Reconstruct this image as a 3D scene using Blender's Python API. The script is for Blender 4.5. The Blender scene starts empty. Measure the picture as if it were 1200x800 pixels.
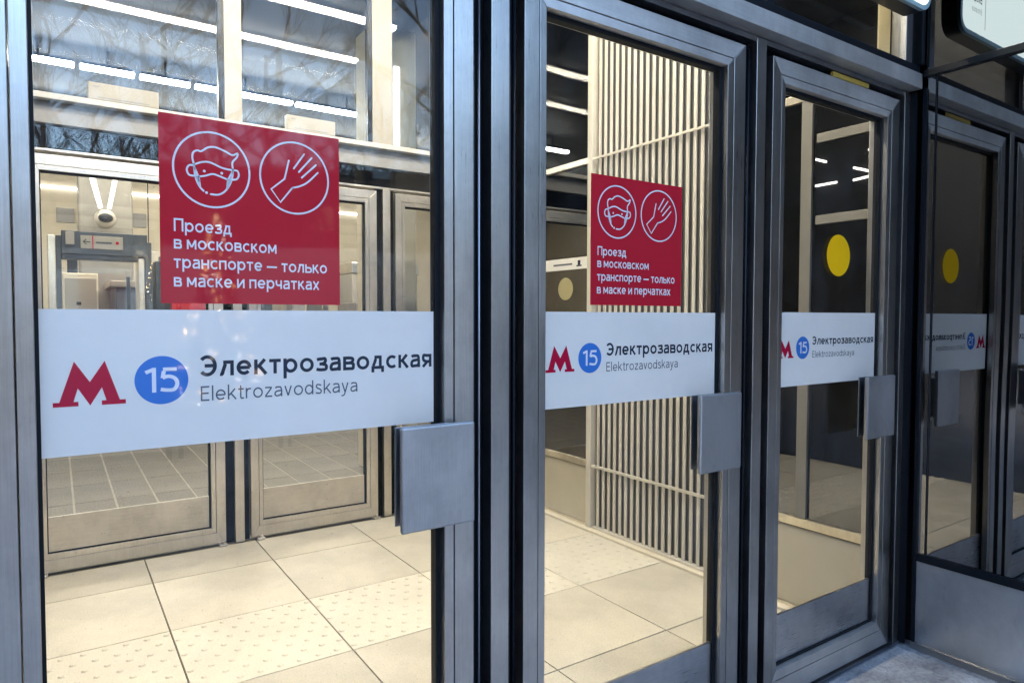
import bpy, bmesh, math, random
from mathutils import Vector, Matrix
from mathutils.geometry import tessellate_polygon
R = math.radians
S = bpy.context.scene
C = S.collection

# ------------------------------------------------------------------ camera
f_px, yaw, pitch, roll, EYE = 791.0, R(34.0), R(2.1), R(.12), 1.55
fw = Vector((math.sin(yaw)*math.cos(pitch), math.cos(yaw)*math.cos(pitch), -math.sin(pitch)))
rt = Vector((math.cos(yaw), -math.sin(yaw), 0)); up = rt.cross(fw)
r2 = rt*math.cos(roll) + up*math.sin(roll); u2 = up*math.cos(roll) - rt*math.sin(roll)
cam_d = bpy.data.cameras.new('camera'); cam = bpy.data.objects.new('camera', cam_d); C.objects.link(cam)
cam_d.sensor_width = 36; cam_d.lens = f_px/1200*36; cam_d.clip_end = 500; cam_d.clip_start = .05
m = Matrix((r2, u2, -fw)).transposed().to_4x4(); m.translation = (0, 0, EYE)
cam.matrix_world = m; S.camera = cam

# ------------------------------------------------------------------ sky, sun, exposure
SKY = .15; LAMP = 19.0; HALL = 15.0
W = bpy.data.worlds.new('World'); S.world = W; W.use_nodes = True
nt = W.node_tree; nt.nodes.clear()
sky = nt.nodes.new('ShaderNodeTexSky'); sky.sky_type = 'NISHITA'; sky.sun_disc = False
sky.sun_elevation = R(23); sky.sun_rotation = R(0); sky.ozone_density = 1.3; sky.air_density = 1.0; sky.dust_density = 2.4
bg = nt.nodes.new('ShaderNodeBackground'); bg.inputs['Strength'].default_value = SKY
wo = nt.nodes.new('ShaderNodeOutputWorld')
nt.links.new(sky.outputs[0], bg.inputs[0]); nt.links.new(bg.outputs[0], wo.inputs[0])
sl = bpy.data.lights.new('sun', 'SUN'); sl.energy = .5; sl.angle = R(12); sl.color = (1, .93, .85)
so = bpy.data.objects.new('sun', sl); C.objects.link(so)
so.rotation_euler = Vector((0, -math.cos(R(23)), -math.sin(R(23)))).to_track_quat('-Z', 'Y').to_euler()
S.view_settings.view_transform = 'Standard'; S.view_settings.look = 'None'; S.view_settings.gamma = 1
S.view_settings.exposure = 3.15
S.render.engine = 'CYCLES'
S.cycles.max_bounces = 10; S.cycles.transparent_max_bounces = 24; S.cycles.use_denoising = True
S.cycles.sample_clamp_indirect = 6; S.cycles.caustics_reflective = False

# ------------------------------------------------------------------ materials
def new_mat(name):
    mt = bpy.data.materials.new(name); mt.use_nodes = True
    n = mt.node_tree; b = n.nodes['Principled BSDF']; return mt, n, b
def noise(n, scale, vec=(1, 1, 1), detail=4, rough=.6):
    tc = n.nodes.new('ShaderNodeTexCoord'); mp = n.nodes.new('ShaderNodeMapping'); mp.inputs['Scale'].default_value = vec
    nz = n.nodes.new('ShaderNodeTexNoise'); nz.inputs['Scale'].default_value = scale
    nz.inputs['Detail'].default_value = detail; nz.inputs['Roughness'].default_value = rough
    n.links.new(tc.outputs['Object'], mp.inputs[0]); n.links.new(mp.outputs[0], nz.inputs['Vector'])
    return nz.outputs['Fac']
def ramp(n, src, a, b, p0=.3, p1=.7):
    r = n.nodes.new('ShaderNodeValToRGB'); r.color_ramp.elements[0].position = p0; r.color_ramp.elements[1].position = p1
    r.color_ramp.elements[0].color = (*a, 1); r.color_ramp.elements[1].color = (*b, 1)
    n.links.new(src, r.inputs[0]); return r.outputs[0]
def bump(n, b, src, strength, dist=.002):
    bp = n.nodes.new('ShaderNodeBump'); bp.inputs['Strength'].default_value = strength; bp.inputs['Distance'].default_value = dist
    n.links.new(src, bp.inputs['Height']); n.links.new(bp.outputs[0], b.inputs['Normal'])
def plain(name, col, rough=.5, metal=0, var=.12, scale=6, spec=.5):
    mt, n, b = new_mat(name)
    f = noise(n, scale)
    n.links.new(ramp(n, f, tuple(c*(1-var) for c in col), tuple(min(1, c*(1+var)) for c in col)), b.inputs['Base Color'])
    b.inputs['Roughness'].default_value = rough; b.inputs['Metallic'].default_value = metal
    b.inputs['Specular IOR Level'].default_value = spec
    return mt
def brushed(name, col, rough=.3, vec=(60, 60, 1.2)):
    mt, n, b = new_mat(name); b.inputs['Metallic'].default_value = 1
    f = noise(n, 6, vec, 3, .7); g = noise(n, 2.2, (1, 1, .6), 5, .65)
    mx = n.nodes.new('ShaderNodeMath'); mx.operation = 'MULTIPLY_ADD'; mx.inputs[1].default_value = .45
    sc = n.nodes.new('ShaderNodeMath'); sc.operation = 'MULTIPLY'; sc.inputs[1].default_value = .55
    n.links.new(g, sc.inputs[0]); n.links.new(f, mx.inputs[0]); n.links.new(sc.outputs[0], mx.inputs[2])
    n.links.new(ramp(n, mx.outputs[0], tuple(c*.82 for c in col), tuple(min(1, c*1.12) for c in col), .35, .65), b.inputs['Base Color'])
    base = b.inputs['Base Color'].links[0].from_socket
    sp = ramp(n, noise(n, 26, (1, 1, .35), 5, .8), (1, 1, 1), (.80, .80, .80), .60, .76)
    bl = ramp(n, noise(n, 3.5, (1, 1, .8), 6, .7), (.80, .80, .81), (1, 1, 1), .34, .56)
    k1 = n.nodes.new('ShaderNodeMixRGB'); k1.blend_type = 'MULTIPLY'; k1.inputs[0].default_value = 1
    k2 = n.nodes.new('ShaderNodeMixRGB'); k2.blend_type = 'MULTIPLY'; k2.inputs[0].default_value = 1
    n.links.new(base, k1.inputs[1]); n.links.new(sp, k1.inputs[2]); n.links.new(k1.outputs[0], k2.inputs[1]); n.links.new(bl, k2.inputs[2])
    n.links.new(k2.outputs[0], b.inputs['Base Color'])
    r = n.nodes.new('ShaderNodeMapRange'); r.inputs['From Min'].default_value = .3; r.inputs['From Max'].default_value = .7
    r.inputs['To Min'].default_value = rough*.8; r.inputs['To Max'].default_value = rough*1.3
    n.links.new(mx.outputs[0], r.inputs[0]); n.links.new(r.outputs[0], b.inputs['Roughness'])
    bump(n, b, f, .12, .001)
    return mt
def glass(name, f0, tint=(1, 1, 1), wave=0.0, haze=0.0, smear=0.0):
    mt = bpy.data.materials.new(name); mt.use_nodes = True; n = mt.node_tree; n.nodes.clear()
    o = n.nodes.new('ShaderNodeOutputMaterial'); mix = n.nodes.new('ShaderNodeMixShader')
    t = n.nodes.new('ShaderNodeBsdfTransparent'); t.inputs[0].default_value = (*tint, 1)
    g = n.nodes.new('ShaderNodeBsdfGlossy'); g.inputs['Roughness'].default_value = haze
    lw = n.nodes.new('ShaderNodeLayerWeight'); lw.inputs['Blend'].default_value = .5
    p = n.nodes.new('ShaderNodeMath'); p.operation = 'POWER'; p.inputs[1].default_value = 5
    q = n.nodes.new('ShaderNodeMath'); q.operation = 'MULTIPLY_ADD'; q.inputs[1].default_value = 1-f0; q.inputs[2].default_value = f0
    n.links.new(lw.outputs['Facing'], p.inputs[0]); n.links.new(p.outputs[0], q.inputs[0])
    n.links.new(q.outputs[0], mix.inputs[0]); n.links.new(t.outputs[0], mix.inputs[1]); n.links.new(g.outputs[0], mix.inputs[2])
    if wave:
        f = noise(n, 1.3, (1, 1, .7), 1, .4); bp = n.nodes.new('ShaderNodeBump'); bp.inputs['Strength'].default_value = 1
        bp.inputs['Distance'].default_value = wave; n.links.new(f, bp.inputs['Height']); n.links.new(bp.outputs[0], g.inputs['Normal'])
    last = mix.outputs[0]
    if smear:
        d = n.nodes.new('ShaderNodeBsdfDiffuse'); d.inputs[0].default_value = (.7, .72, .75, 1)
        f = noise(n, 4, (1, 1, .5), 8, .75); s = n.nodes.new('ShaderNodeMapRange')
        s.inputs['From Min'].default_value = .5; s.inputs['From Max'].default_value = .85; s.inputs['To Max'].default_value = smear
        spots = noise(n, 160, (1, 1, 1), 2, .5); s2 = n.nodes.new('ShaderNodeMapRange')
        s2.inputs['From Min'].default_value = .74; s2.inputs['From Max'].default_value = .78; s2.inputs['To Max'].default_value = .25
        n.links.new(spots, s2.inputs[0]); ad = n.nodes.new('ShaderNodeMath'); ad.operation = 'ADD'; ad.use_clamp = True
        n.links.new(f, s.inputs[0]); n.links.new(s.outputs[0], ad.inputs[0]); n.links.new(s2.outputs[0], ad.inputs[1])
        m2 = n.nodes.new('ShaderNodeMixShader'); n.links.new(ad.outputs[0], m2.inputs[0])
        n.links.new(last, m2.inputs[1]); n.links.new(d.outputs[0], m2.inputs[2]); last = m2.outputs[0]
    n.links.new(last, o.inputs[0]); return mt
def film(name, col, transl=.25, clear=0.0, gloss=.08, var=.03):
    mt = bpy.data.materials.new(name); mt.use_nodes = True; n = mt.node_tree; n.nodes.clear()
    o = n.nodes.new('ShaderNodeOutputMaterial')
    c = ramp(n, noise(n, 5, (1, 1, 1), 6), tuple(x*(1-var) for x in col), tuple(min(1, x*(1+var)) for x in col))
    d = n.nodes.new('ShaderNodeBsdfDiffuse'); t = n.nodes.new('ShaderNodeBsdfTranslucent')
    n.links.new(c, d.inputs[0]); n.links.new(c, t.inputs[0])
    m1 = n.nodes.new('ShaderNodeMixShader'); m1.inputs[0].default_value = transl
    n.links.new(d.outputs[0], m1.inputs[1]); n.links.new(t.outputs[0], m1.inputs[2])
    tr = n.nodes.new('ShaderNodeBsdfTransparent'); m2 = n.nodes.new('ShaderNodeMixShader'); m2.inputs[0].default_value = clear
    n.links.new(m1.outputs[0], m2.inputs[1]); n.links.new(tr.outputs[0], m2.inputs[2])
    g = n.nodes.new('ShaderNodeBsdfGlossy'); g.inputs['Roughness'].default_value = .04
    m3 = n.nodes.new('ShaderNodeMixShader'); m3.inputs[0].default_value = gloss
    n.links.new(m2.outputs[0], m3.inputs[1]); n.links.new(g.outputs[0], m3.inputs[2])
    n.links.new(m3.outputs[0], o.inputs[0]); return mt
def emit(name, col, s):
    mt = bpy.data.materials.new(name); mt.use_nodes = True; n = mt.node_tree; n.nodes.clear()
    o = n.nodes.new('ShaderNodeOutputMaterial'); e = n.nodes.new('ShaderNodeEmission')
    e.inputs[0].default_value = (*col, 1); e.inputs[1].default_value = s; n.links.new(e.outputs[0], o.inputs[0]); return mt
def speckle(name, col, dark, scale=90, rough=.6, bstr=.15, blot=.10):
    mt, n, b = new_mat(name)
    a = ramp(n, noise(n, scale, (1, 1, 1), 3, .7), dark, col, .38, .52)
    g = ramp(n, noise(n, 1.6, (1, 1, 1), 6, .65), (1-blot*2.2,)*3, (1, 1, 1), .3, .62)
    # every piece a little different
    oi = n.nodes.new('ShaderNodeObjectInfo'); mr = n.nodes.new('ShaderNodeMapRange')
    mr.inputs['To Min'].default_value = .89; mr.inputs['To Max'].default_value = 1.04
    n.links.new(oi.outputs['Random'], mr.inputs[0])
    m1 = n.nodes.new('ShaderNodeMixRGB'); m1.blend_type = 'MULTIPLY'; m1.inputs[0].default_value = 1
    m2 = n.nodes.new('ShaderNodeVectorMath'); m2.operation = 'SCALE'
    n.links.new(a, m1.inputs[1]); n.links.new(g, m1.inputs[2]); n.links.new(m1.outputs[0], m2.inputs[0]); n.links.new(mr.outputs[0], m2.inputs['Scale'])
    n.links.new(m2.outputs[0], b.inputs['Base Color']); b.inputs['Roughness'].default_value = rough
    bump(n, b, noise(n, scale, (1, 1, 1), 3, .7), bstr, .001)
    return mt

M = {}
M['steel'] = brushed('brushed_steel', (.52, .51, .49), .31)
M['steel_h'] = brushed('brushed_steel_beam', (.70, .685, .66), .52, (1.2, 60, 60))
M['steel_dark'] = brushed('shaded_steel', (.40, .42, .46), .34)
M['steel_in'] = brushed('inner_steel', (.66, .62, .56), .34)
M['plate'] = brushed('handle_plate', (.50, .505, .51), .45)
M['kick'] = brushed('kick_steel', (.60, .61, .62), .30, (2, 60, 60))
M['kick_in'] = brushed('inner_kick_steel', (.62, .58, .52), .38, (2, 60, 60))
M['black'] = plain('black_rubber', (.008, .010, .013), .5, spec=.2)
M['gap'] = plain('black_recess', (.003, .005, .008), .7, spec=.08)
M['blackmetal'] = plain('black_painted_metal', (.006, .009, .014), .35, spec=.25)
M['cream'] = plain('cream_paint', (.60, .55, .44), .55, 0, .05, 2)
M['creammetal'] = brushed('satin_cream_tube', (.80, .74, .62), .36)
M['slat'] = plain('cream_slat_paint', (.52, .495, .44), .32, 0, .04, 3)
M['greyframe'] = plain('grey_frame_paint', (.16, .155, .14), .45, 0, .08)
M['beigepanel'] = plain('beige_enamel_panel', (.42, .39, .31), .28, 0, .06, 3)
M['ledge'] = plain('white_ledge_paint', (.46, .45, .43), .4, 0, .04)
M['fascia'] = plain('grey_fascia', (.24, .24, .245), .4, 0, .06)
M['duskceil'] = plain('slate_ceiling', (.09, .10, .12), .6)
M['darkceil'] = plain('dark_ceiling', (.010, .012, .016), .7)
M['whiteplastic'] = plain('ivory_plastic', (.33, .31, .27), .4, 0, .04)
M['glass'] = glass('door_glass', .022, (.985, .99, .99), .0016, 0, .036)
M['glass_in'] = glass('inner_glass', .05, (.99, .99, .985), .0016)
M['glass_cl'] = glass('clerestory_glass', .032, (.80, .84, .88), .0015)
M['glass_side'] = glass('tinted_side_glass', .34, (.12, .14, .17), .002)
M['glass_part'] = glass('tinted_partition_glass', .22, (.2, .2, .2), .002)
M['white_film'] = film('white_band_film', (.92, .91, .88), .30, .03, .05)
M['red_film'] = film('red_poster_film', (.60, .022, .040), .14, 0.0, .03)
M['white_print'] = film('white_print', (.86, .84, .86), .1, 0, .03)
M['red_print'] = film('red_print', (.55, .012, .05), .12, 0, .03)
M['blue_print'] = film('blue_print', (.055, .21, .62), .12, 0, .03)
M['black_print'] = film('black_print', (.025, .035, .055), .05, 0, .03)
M['grey_print'] = film('grey_print', (.10, .12, .15), .05, 0, .03)
M['yellow_film'] = film('yellow_film', (.96, .57, .010), .2, 0, .05)
M['tile'] = speckle('cream_floor_tile', (.62, .575, .475), (.53, .485, .39), 120, .42, .1, .13)
M['tactile'] = speckle('cream_tactile_tile', (.68, .64, .54), (.60, .56, .46), 120, .55, .1, .06)
M['joint'] = plain('dark_tile_joint', (.17, .145, .105), .9)
M['paver'] = speckle('grey_granite_paver', (.19, .18, .16), (.10, .095, .085), 70, .6, .25, .12)
M['paverjoint'] = plain('sandy_joint', (.34, .32, .27), .9)
M['slab'] = speckle('frosty_paving_slab', (.70, .71, .73), (.48, .50, .53), 60, .7, .4, .42)
M['ground'] = speckle('grey_pavement', (.34, .36, .39), (.22, .24, .27), 30, .8, .3, .25)
M['bark'] = plain('dark_bark', (.035, .03, .027), .9, 0, .3, 12)
M['hoard'] = plain('pale_blue_hoarding', (.20, .25, .31), .6, 0, .18, 2)
M['brick'] = plain('dull_brown_wall', (.045, .04, .04), .8, 0, .2, 1)
M['pine'] = plain('pine_needles', (.02, .045, .025), .9, 0, .4, 8)
M['lamp'] = emit('white_tube_light', (1, .89, .69), LAMP)
M['lamp_hall'] = emit('hall_tube_light', (1, .91, .74), HALL)
M['streak_tube'] = emit('glass_streak_glow', (1, .95, .85), 1.6)  # glow of the added tubes that make streaks in dark glass
M['glow'] = emit('column_streak_glow', (1, .93, .80), .45)  # glow imitating the light streaks on the hall column
M['bulb'] = emit('amber_bulb', (1, .55, .18), 14)
M['bulbw'] = emit('white_bulb', (1, .85, .7), 14)
M['signface'] = emit('sign_face_light', (.80, .95, .95), .32)
M['winlit'] = emit('lit_window', (1, .8, .5), .3)

# ------------------------------------------------------------------ mesh helpers
def bm_new(): return bmesh.new()
def bx(bm, x0, x1, y0, y1, z0, z1, bev=0):
    t = bmesh.new(); bmesh.ops.create_cube(t, size=1)
    bmesh.ops.scale(t, vec=(x1-x0, y1-y0, z1-z0), verts=t.verts)
    bmesh.ops.translate(t, vec=((x0+x1)/2, (y0+y1)/2, (z0+z1)/2), verts=t.verts)
    if bev: bmesh.ops.bevel(t, geom=t.edges[:], offset=bev, segments=2, affect='EDGES', profile=.5)
    merge(bm, t); return bm
def merge(bm, t):
    me = bpy.data.meshes.new('tmp'); t.to_mesh(me); t.free(); bm.from_mesh(me); bpy.data.meshes.remove(me)
def prism_xz(bm, pts, y0, y1, bev=0):
    """polygon in the X-Z plane extruded along Y"""
    t = bmesh.new(); a = [t.verts.new((x, y0, z)) for x, z in pts]; b = [t.verts.new((x, y1, z)) for x, z in pts]
    t.faces.new(a); t.faces.new(b[::-1]); k = len(pts)
    for i in range(k): t.faces.new((a[i], b[i], b[(i+1) % k], a[(i+1) % k]))
    bmesh.ops.recalc_face_normals(t, faces=t.faces)
    if bev: bmesh.ops.bevel(t, geom=t.edges[:], offset=bev, segments=2, affect='EDGES', profile=.5)
    merge(bm, t); return bm
def tube(bm, pts, r, seg=6, r_end=None):
    """tube along a polyline"""
    P = [Vector(p) for p in pts]; rings = []
    for i, p in enumerate(P):
        d = (P[min(i+1, len(P)-1)] - P[max(i-1, 0)]).normalized()
        a = d.orthogonal().normalized() if not rings else (pa - d*pa.dot(d)).normalized()
        pa = a; b = d.cross(a)
        rr = r if r_end is None else r + (r_end-r)*i/(len(P)-1)
        rings.append([bm.verts.new(p + (a*math.cos(2*math.pi*k/seg) + b*math.sin(2*math.pi*k/seg))*rr) for k in range(seg)])
    for A, B in zip(rings, rings[1:]):
        for k in range(seg): bm.faces.new((A[k], A[(k+1) % seg], B[(k+1) % seg], B[k]))
    bm.faces.new(rings[0][::-1]); bm.faces.new(rings[-1]); return bm
def strip_xz(bm, pts, w, y, closed=False):
    """flat printed stroke of width w along a polyline in the X-Z plane, facing -Y, with round joints"""
    n = len(pts); L = []
    for i in range(n):
        if closed: a, b = pts[i-1], pts[(i+1) % n]
        else: a, b = pts[max(i-1, 0)], pts[min(i+1, n-1)]
        dx, dz = b[0]-a[0], b[1]-a[1]; l = math.hypot(dx, dz) or 1
        nx, nz = -dz/l*w/2, dx/l*w/2
        L.append((bm.verts.new((pts[i][0]+nx, y, pts[i][1]+nz)), bm.verts.new((pts[i][0]-nx, y, pts[i][1]-nz))))
    for i in range(n if closed else n-1):
        A, B = L[i], L[(i+1) % n]; bm.faces.new((A[0], A[1], B[1], B[0]))
    if not closed:
        for p in (pts[0], pts[-1]): disc(bm, p[0], p[1], y-.0001, w/2, 10)
    return bm
def disc(bm, x, z, y, r, seg=40, rz=None):
    bm.faces.new([bm.verts.new((x+r*math.cos(2*math.pi*k/seg), y, z+(rz or r)*math.sin(2*math.pi*k/seg))) for k in range(seg)]); return bm
def smooth(pts, sub=6):
    out = []; n = len(pts)
    for i in range(n-1):
        p0, p1, p2, p3 = pts[max(i-1, 0)], pts[i], pts[i+1], pts[min(i+2, n-1)]
        for k in range(sub):
            t = k/sub
            out.append(tuple(.5*((2*p1[j]) + (-p0[j]+p2[j])*t + (2*p0[j]-5*p1[j]+4*p2[j]-p3[j])*t*t + (-p0[j]+3*p1[j]-3*p2[j]+p3[j])*t**3) for j in (0, 1)))
    out.append(pts[-1]); return out
def obj(name, bm, mat, parent=None, sm=False):
    me = bpy.data.meshes.new(name); bm.normal_update(); bm.to_mesh(me); bm.free(); me.materials.append(M[mat] if isinstance(mat, str) else mat)
    if sm: me.polygons.foreach_set('use_smooth', [True]*len(me.polygons))
    o = bpy.data.objects.new(name, me); C.objects.link(o)
    if parent: o.parent = parent; o.matrix_parent_inverse = Matrix.Translation(-world_loc(parent))
    return o
def world_loc(o):
    v = Vector((0, 0, 0))
    while o is not None:
        v += o.location + o.matrix_parent_inverse.translation; o = o.parent
    return v
def box(name, mat, parent, x0, x1, y0, y1, z0, z1, bev=0): return obj(name, bx(bm_new(), x0, x1, y0, y1, z0, z1, bev), mat, parent)
def tag(o, label, cat, group=None, kind=None):
    if label: o['label'] = label
    if cat: o['category'] = cat
    if group: o['group'] = group
    if kind: o['kind'] = kind
    return o
def thing(name, loc, label, cat, group=None):
    o = bpy.data.objects.new(name, None); C.objects.link(o); o.location = loc; o.empty_display_size = .1
    return tag(o, label, cat, group)
def structure(name, loc=(0, 0, 0)):
    o = bpy.data.objects.new(name, None); C.objects.link(o); o.location = loc; o['kind'] = 'structure'; return o
def child_copy(src, name, parent, loc):
    """copy of a piece sharing its mesh; src mesh is built round its own origin"""
    c = src.copy(); C.objects.link(c); c.name = name; c.parent = parent; c.matrix_parent_inverse = Matrix.Identity(4)
    c.location = Vector(loc) - world_loc(parent); return c
def glyph(ch, w):
    """centre lines of a plain sans letter; x-height 1, cap height 1.38; returns (strokes, width)"""
    h = w/2; K = 1.38
    def arc(cx, cy, rx, ry, a0, a1, n=18): return [(cx+rx*math.cos(R(a0+(a1-a0)*k/n)), cy+ry*math.sin(R(a0+(a1-a0)*k/n))) for k in range(n+1)]
    O = lambda cx, W_, y0=0., y1=1., a0=0, a1=360: arc(cx, (y0+y1)/2, (W_-w)/2, (y1-y0-w)/2, a0, a1, 26)
    V = lambda x, y0, y1: [(x, y0), (x, y1)]
    Hh = lambda x0, x1, y: [(x0, y), (x1, y)]
    W_ = {'o': .98, 'о': .98, 'c': .82, 'с': .82, 'e': .94, 'е': .94}
    if ch in 'oо': return [O(.49, .98)], .98
    if ch in 'cс': return [O(.49, .98, 0, 1, 48, 312)], .84
    if ch in 'eе': return [O(.48, .96, 0, 1, -2, 318), Hh(h, .96-h, .49)], .96
    if ch == 'э': return [O(.40, .96, 0, 1, -135, 135), Hh(.25, .88-h, .5)], .88
    if ch == 'Э': return [O(.46, 1.16, 0, K, -138, 138), Hh(.30, 1.04-h, K/2)], 1.06
    if ch in 'aа': return [V(.84-h, 0, .62), smooth([(.12, .82), (.24, 1-h*1.05), (.42, 1-h), (.66, .95-h*.7), (.84-h, .62)], 5), smooth([(.84-h, .57), (.50, .56), (.22, .50), (h, .30), (.16, .11), (.34, h), (.60, .14), (.84-h, .30)], 5)], .84
    if ch == 'в': return [V(h, 0, 1), smooth([(h, 1-h), (.50, 1-h), (.72, .90-h*.6), (.72, .66), (.52, .53), (h, .53)], 4), smooth([(.50, .53), (.76, .46), (.84-h*.6, .28), (.74, .12), (.52, h), (h, h)], 4)], .86
    if ch == 'В': return [V(h, 0, K), smooth([(h, K-h), (.55, K-h), (.86, 1.18), (.82, .85), (.55, .74), (h, .74)], 4), smooth([(.55, .74), (.95, .60), (.96, .25), (.60, h), (h, h)], 4)], 1.02
    if ch == 'з': return [smooth([(.06, .84), (.22, 1-h*1.1), (.42, 1-h), (.64, .90), (.66, .68), (.46, .53)], 5), Hh(.24, .48, .53), smooth([(.46, .53), (.72, .42), (.70, .16), (.42, h), (.18, h*1.15), (.02, .17)], 5)], .80
    if ch == 'л': return [V(.86-h, 0, 1), Hh(.20, .86-w, 1-h), smooth([(0, h), (.12, .11), (.20, .35), (.22+h, 1-w)], 5)], .86
    if ch == 'д': return [V(.82-h, w, 1), Hh(.24, .82-w, 1-h), smooth([(.14, w), (.24, .45), (.24+h, 1-w)], 5), Hh(0, 1.0, h), V(h, -.25, 0), V(1.0-h, -.25, 0)], 1.0
    if ch == 'к': return [V(h, 0, 1), [(w, .46), (.70, 1)], [(.30, .60), (.78, 0)]], .82
    if ch == 'k': return [V(h, 0, 1.42), [(w, .40), (.70, 1)], [(.32, .56), (.80, 0)]], .80
    if ch == 'т': return [Hh(0, .78, 1-h), V(.39, 0, 1-w)], .78
    if ch == 'р': return [V(h, -.38, 1), arc(.50, .5, .47-h, .5-h, 0, 360, 26)], .97
    if ch == 'я': return [V(.82-h, 0, 1), smooth([(.82-h, 1-h), (.38, 1-h), (.14, .90), (.12, .56), (.36, .42), (.82-h, .42)], 5), [(.46, .42), (.08, 0)]], .82
    if ch == 'м': return [V(h, 0, 1), V(1.08-h, 0, 1), [(h, 1), (.54, .22)], [(1.08-h, 1), (.54, .22)]], 1.08
    if ch == 'н': return [V(h, 0, 1), V(.88-h, 0, 1), Hh(w, .88-w, .52)], .88
    if ch == 'п': return [V(h, 0, 1), V(.86-h, 0, 1), Hh(w, .86-w, 1-h)], .86
    if ch == 'П': return [V(h, 0, K), V(1.06-h, 0, K), Hh(w, 1.06-w, K-h)], 1.06
    if ch == 'и': return [V(h, 0, 1), V(.90-h, 0, 1), [(w*.7, .10), (.90-w*.7, .90)]], .90
    if ch == 'ь': return [V(h, 0, 1), smooth([(h, .60), (.50, .60), (.76, .50), (.76, .16), (.50, h), (h, h)], 4)], .84
    if ch == 'ч': return [V(.80-h, 0, 1), smooth([(h, 1), (h, .62), (.22, .44), (.50, .42), (.80-h, .50)], 5)], .80
    if ch == 'х': return [[(.06, 1), (.76, 0)], [(.76, 1), (.06, 0)]], .82
    if ch == '—': return [Hh(0, 1.30, .50)], 1.30
    if ch == 'E': return [V(h, 0, K), Hh(w, .80, K-h), Hh(w, .74, K/2+.02), Hh(w, .80, h)], .84
    if ch == 'l': return [V(h, 0, 1.42)], w+.02
    if ch == 't': return [V(.26, .22, 1.28), Hh(0, .56, 1-h), smooth([(.26, .24), (.32, .06), (.58, h)], 5)], .56
    if ch == 'r': return [V(h, 0, 1), smooth([(h, .60), (.22, .88), (.54, 1-h)], 5)], .54
    if ch == 'n': return [V(h, 0, 1), smooth([(h, .66), (.28, .92), (.48, 1-h), (.74, .86), (.82-h, .60)], 5), V(.82-h, 0, .60)], .82
    if ch == 'z': return [Hh(.04, .74, 1-h), Hh(.02, .76, h), [(.68, 1-w), (.09, w)]], .78
    if ch == 'v': return [[(.02+h, 1), (.42, 0+h*.4)], [(.82-h, 1), (.42, h*.4)]], .84
    if ch == 'y': return [[(.02+h, 1), (.42, .02)], smooth([(.82-h, 1), (.42, 0), (.32, -.24), (.14, -.34), (0, -.32)], 5)], .84
    if ch == 'd': return [V(.94-h, 0, 1.42), arc(.47, .5, .46-h, .5-h, 0, 360, 26)], .96
    if ch == 's': return [smooth([(.66, .86), (.46, 1-h), (.22, .95), (.12, .76), (.24, .60), (.50, .48), (.66, .32), (.58, .10), (.34, h), (.05, .13)], 5)], .74
    if ch == '1': return [V(.42, 0, K), [(.42-h*.5, K-h*1.1), (.02, 1.12)]], .52
    if ch == '5': return [Hh(.16, .82, K-h), [(.20, K-w), (.14, .78)], smooth([(.14, .80), (.42, .88), (.72, .76), (.84, .46), (.70, .14), (.38, h), (.04, .16)], 5)], .90
    return [], .42
def text_mesh(name, body, mat, parent, x0, x1, zb, cap, y, bold=.16, gap=.17):
    """printed lettering drawn with strokes; bold = stroke weight in x-heights"""
    G = []; cx = 0
    for ch in body:
        st, w_ = glyph(ch, bold)
        G += [[(px+cx, py) for px, py in s_] for s_ in st]; cx += w_ + (gap if ch != ' ' else 0)
    tot = cx - gap; sz = cap/1.38; sx = (x1-x0)/tot; bm = bm_new()
    for k, s_ in enumerate(G):
        P = [(x0+px*sx, zb+py*sz) for px, py in s_]
        vert = abs(s_[0][0]-s_[-1][0]) < 1e-6 and len(s_) == 2
        closed = len(s_) > 3 and math.hypot(s_[0][0]-s_[-1][0], s_[0][1]-s_[-1][1]) < 1e-4
        if closed: P = P[:-1]
        stroke(bm, P, bold*sx, bold*sz, y - 2.5e-5*(k % 3), closed)
    return obj(name, bm, mat, parent)
def stroke(bm, pts, wx, wz, y, closed):
    """flat stroke; wx is the thickness measured across verticals, wz across horizontals"""
    n = len(pts); L = []
    for i in range(n):
        if closed: a, b = pts[i-1], pts[(i+1) % n]
        else: a, b = pts[max(i-1, 0)], pts[min(i+1, n-1)]
        dx, dz = b[0]-a[0], b[1]-a[1]; l = math.hypot(dx, dz) or 1
        ux, uz = -dz/l*wx/2, dx/l*wz/2
        L.append((bm.verts.new((pts[i][0]+ux, y, pts[i][1]+uz)), bm.verts.new((pts[i][0]-ux, y, pts[i][1]-uz))))
    for i in range(n if closed else n-1):
        A, B = L[i], L[(i+1) % n]; bm.faces.new((A[0], A[1], B[1], B[0]))

# ------------------------------------------------------------------ ground and floors
random.seed(4)
g = bx(bm_new(), -250, 250, -250, 1.60, -.30, -.012); gr = obj('ground', g, 'ground'); gr['kind'] = 'structure'
g = bx(bm_new(), -250, 250, 1.60, 250, -.30, -.014); gr = obj('subfloor', g, 'joint'); gr['kind'] = 'structure'
pv = structure('pavement', (2, 0, 0))
for i in range(-1, 4):
    for j in range(0, 3):
        if not (2.0 + (i+1)*.5 < 3.4): pass
sw, sd = .62, .62
ref = None
for i in range(5):
    for j in range(5):
        x, y = .17 + i*sw + .31, 1.585 - .31 - j*sd
        if x > 3.3: continue
        if ref is None:
            ref = obj('slab', bx(bm_new(), -sw/2+.003, sw/2-.003, -sd/2+.003, sd/2-.003, -.03, 0, .003), 'slab', None)
            ref.parent = pv; ref.location = Vector((x, y, -.001)) - pv.location
        else: child_copy(ref, 'slab', pv, (x, y, -.001 - random.random()*.0015))

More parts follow.
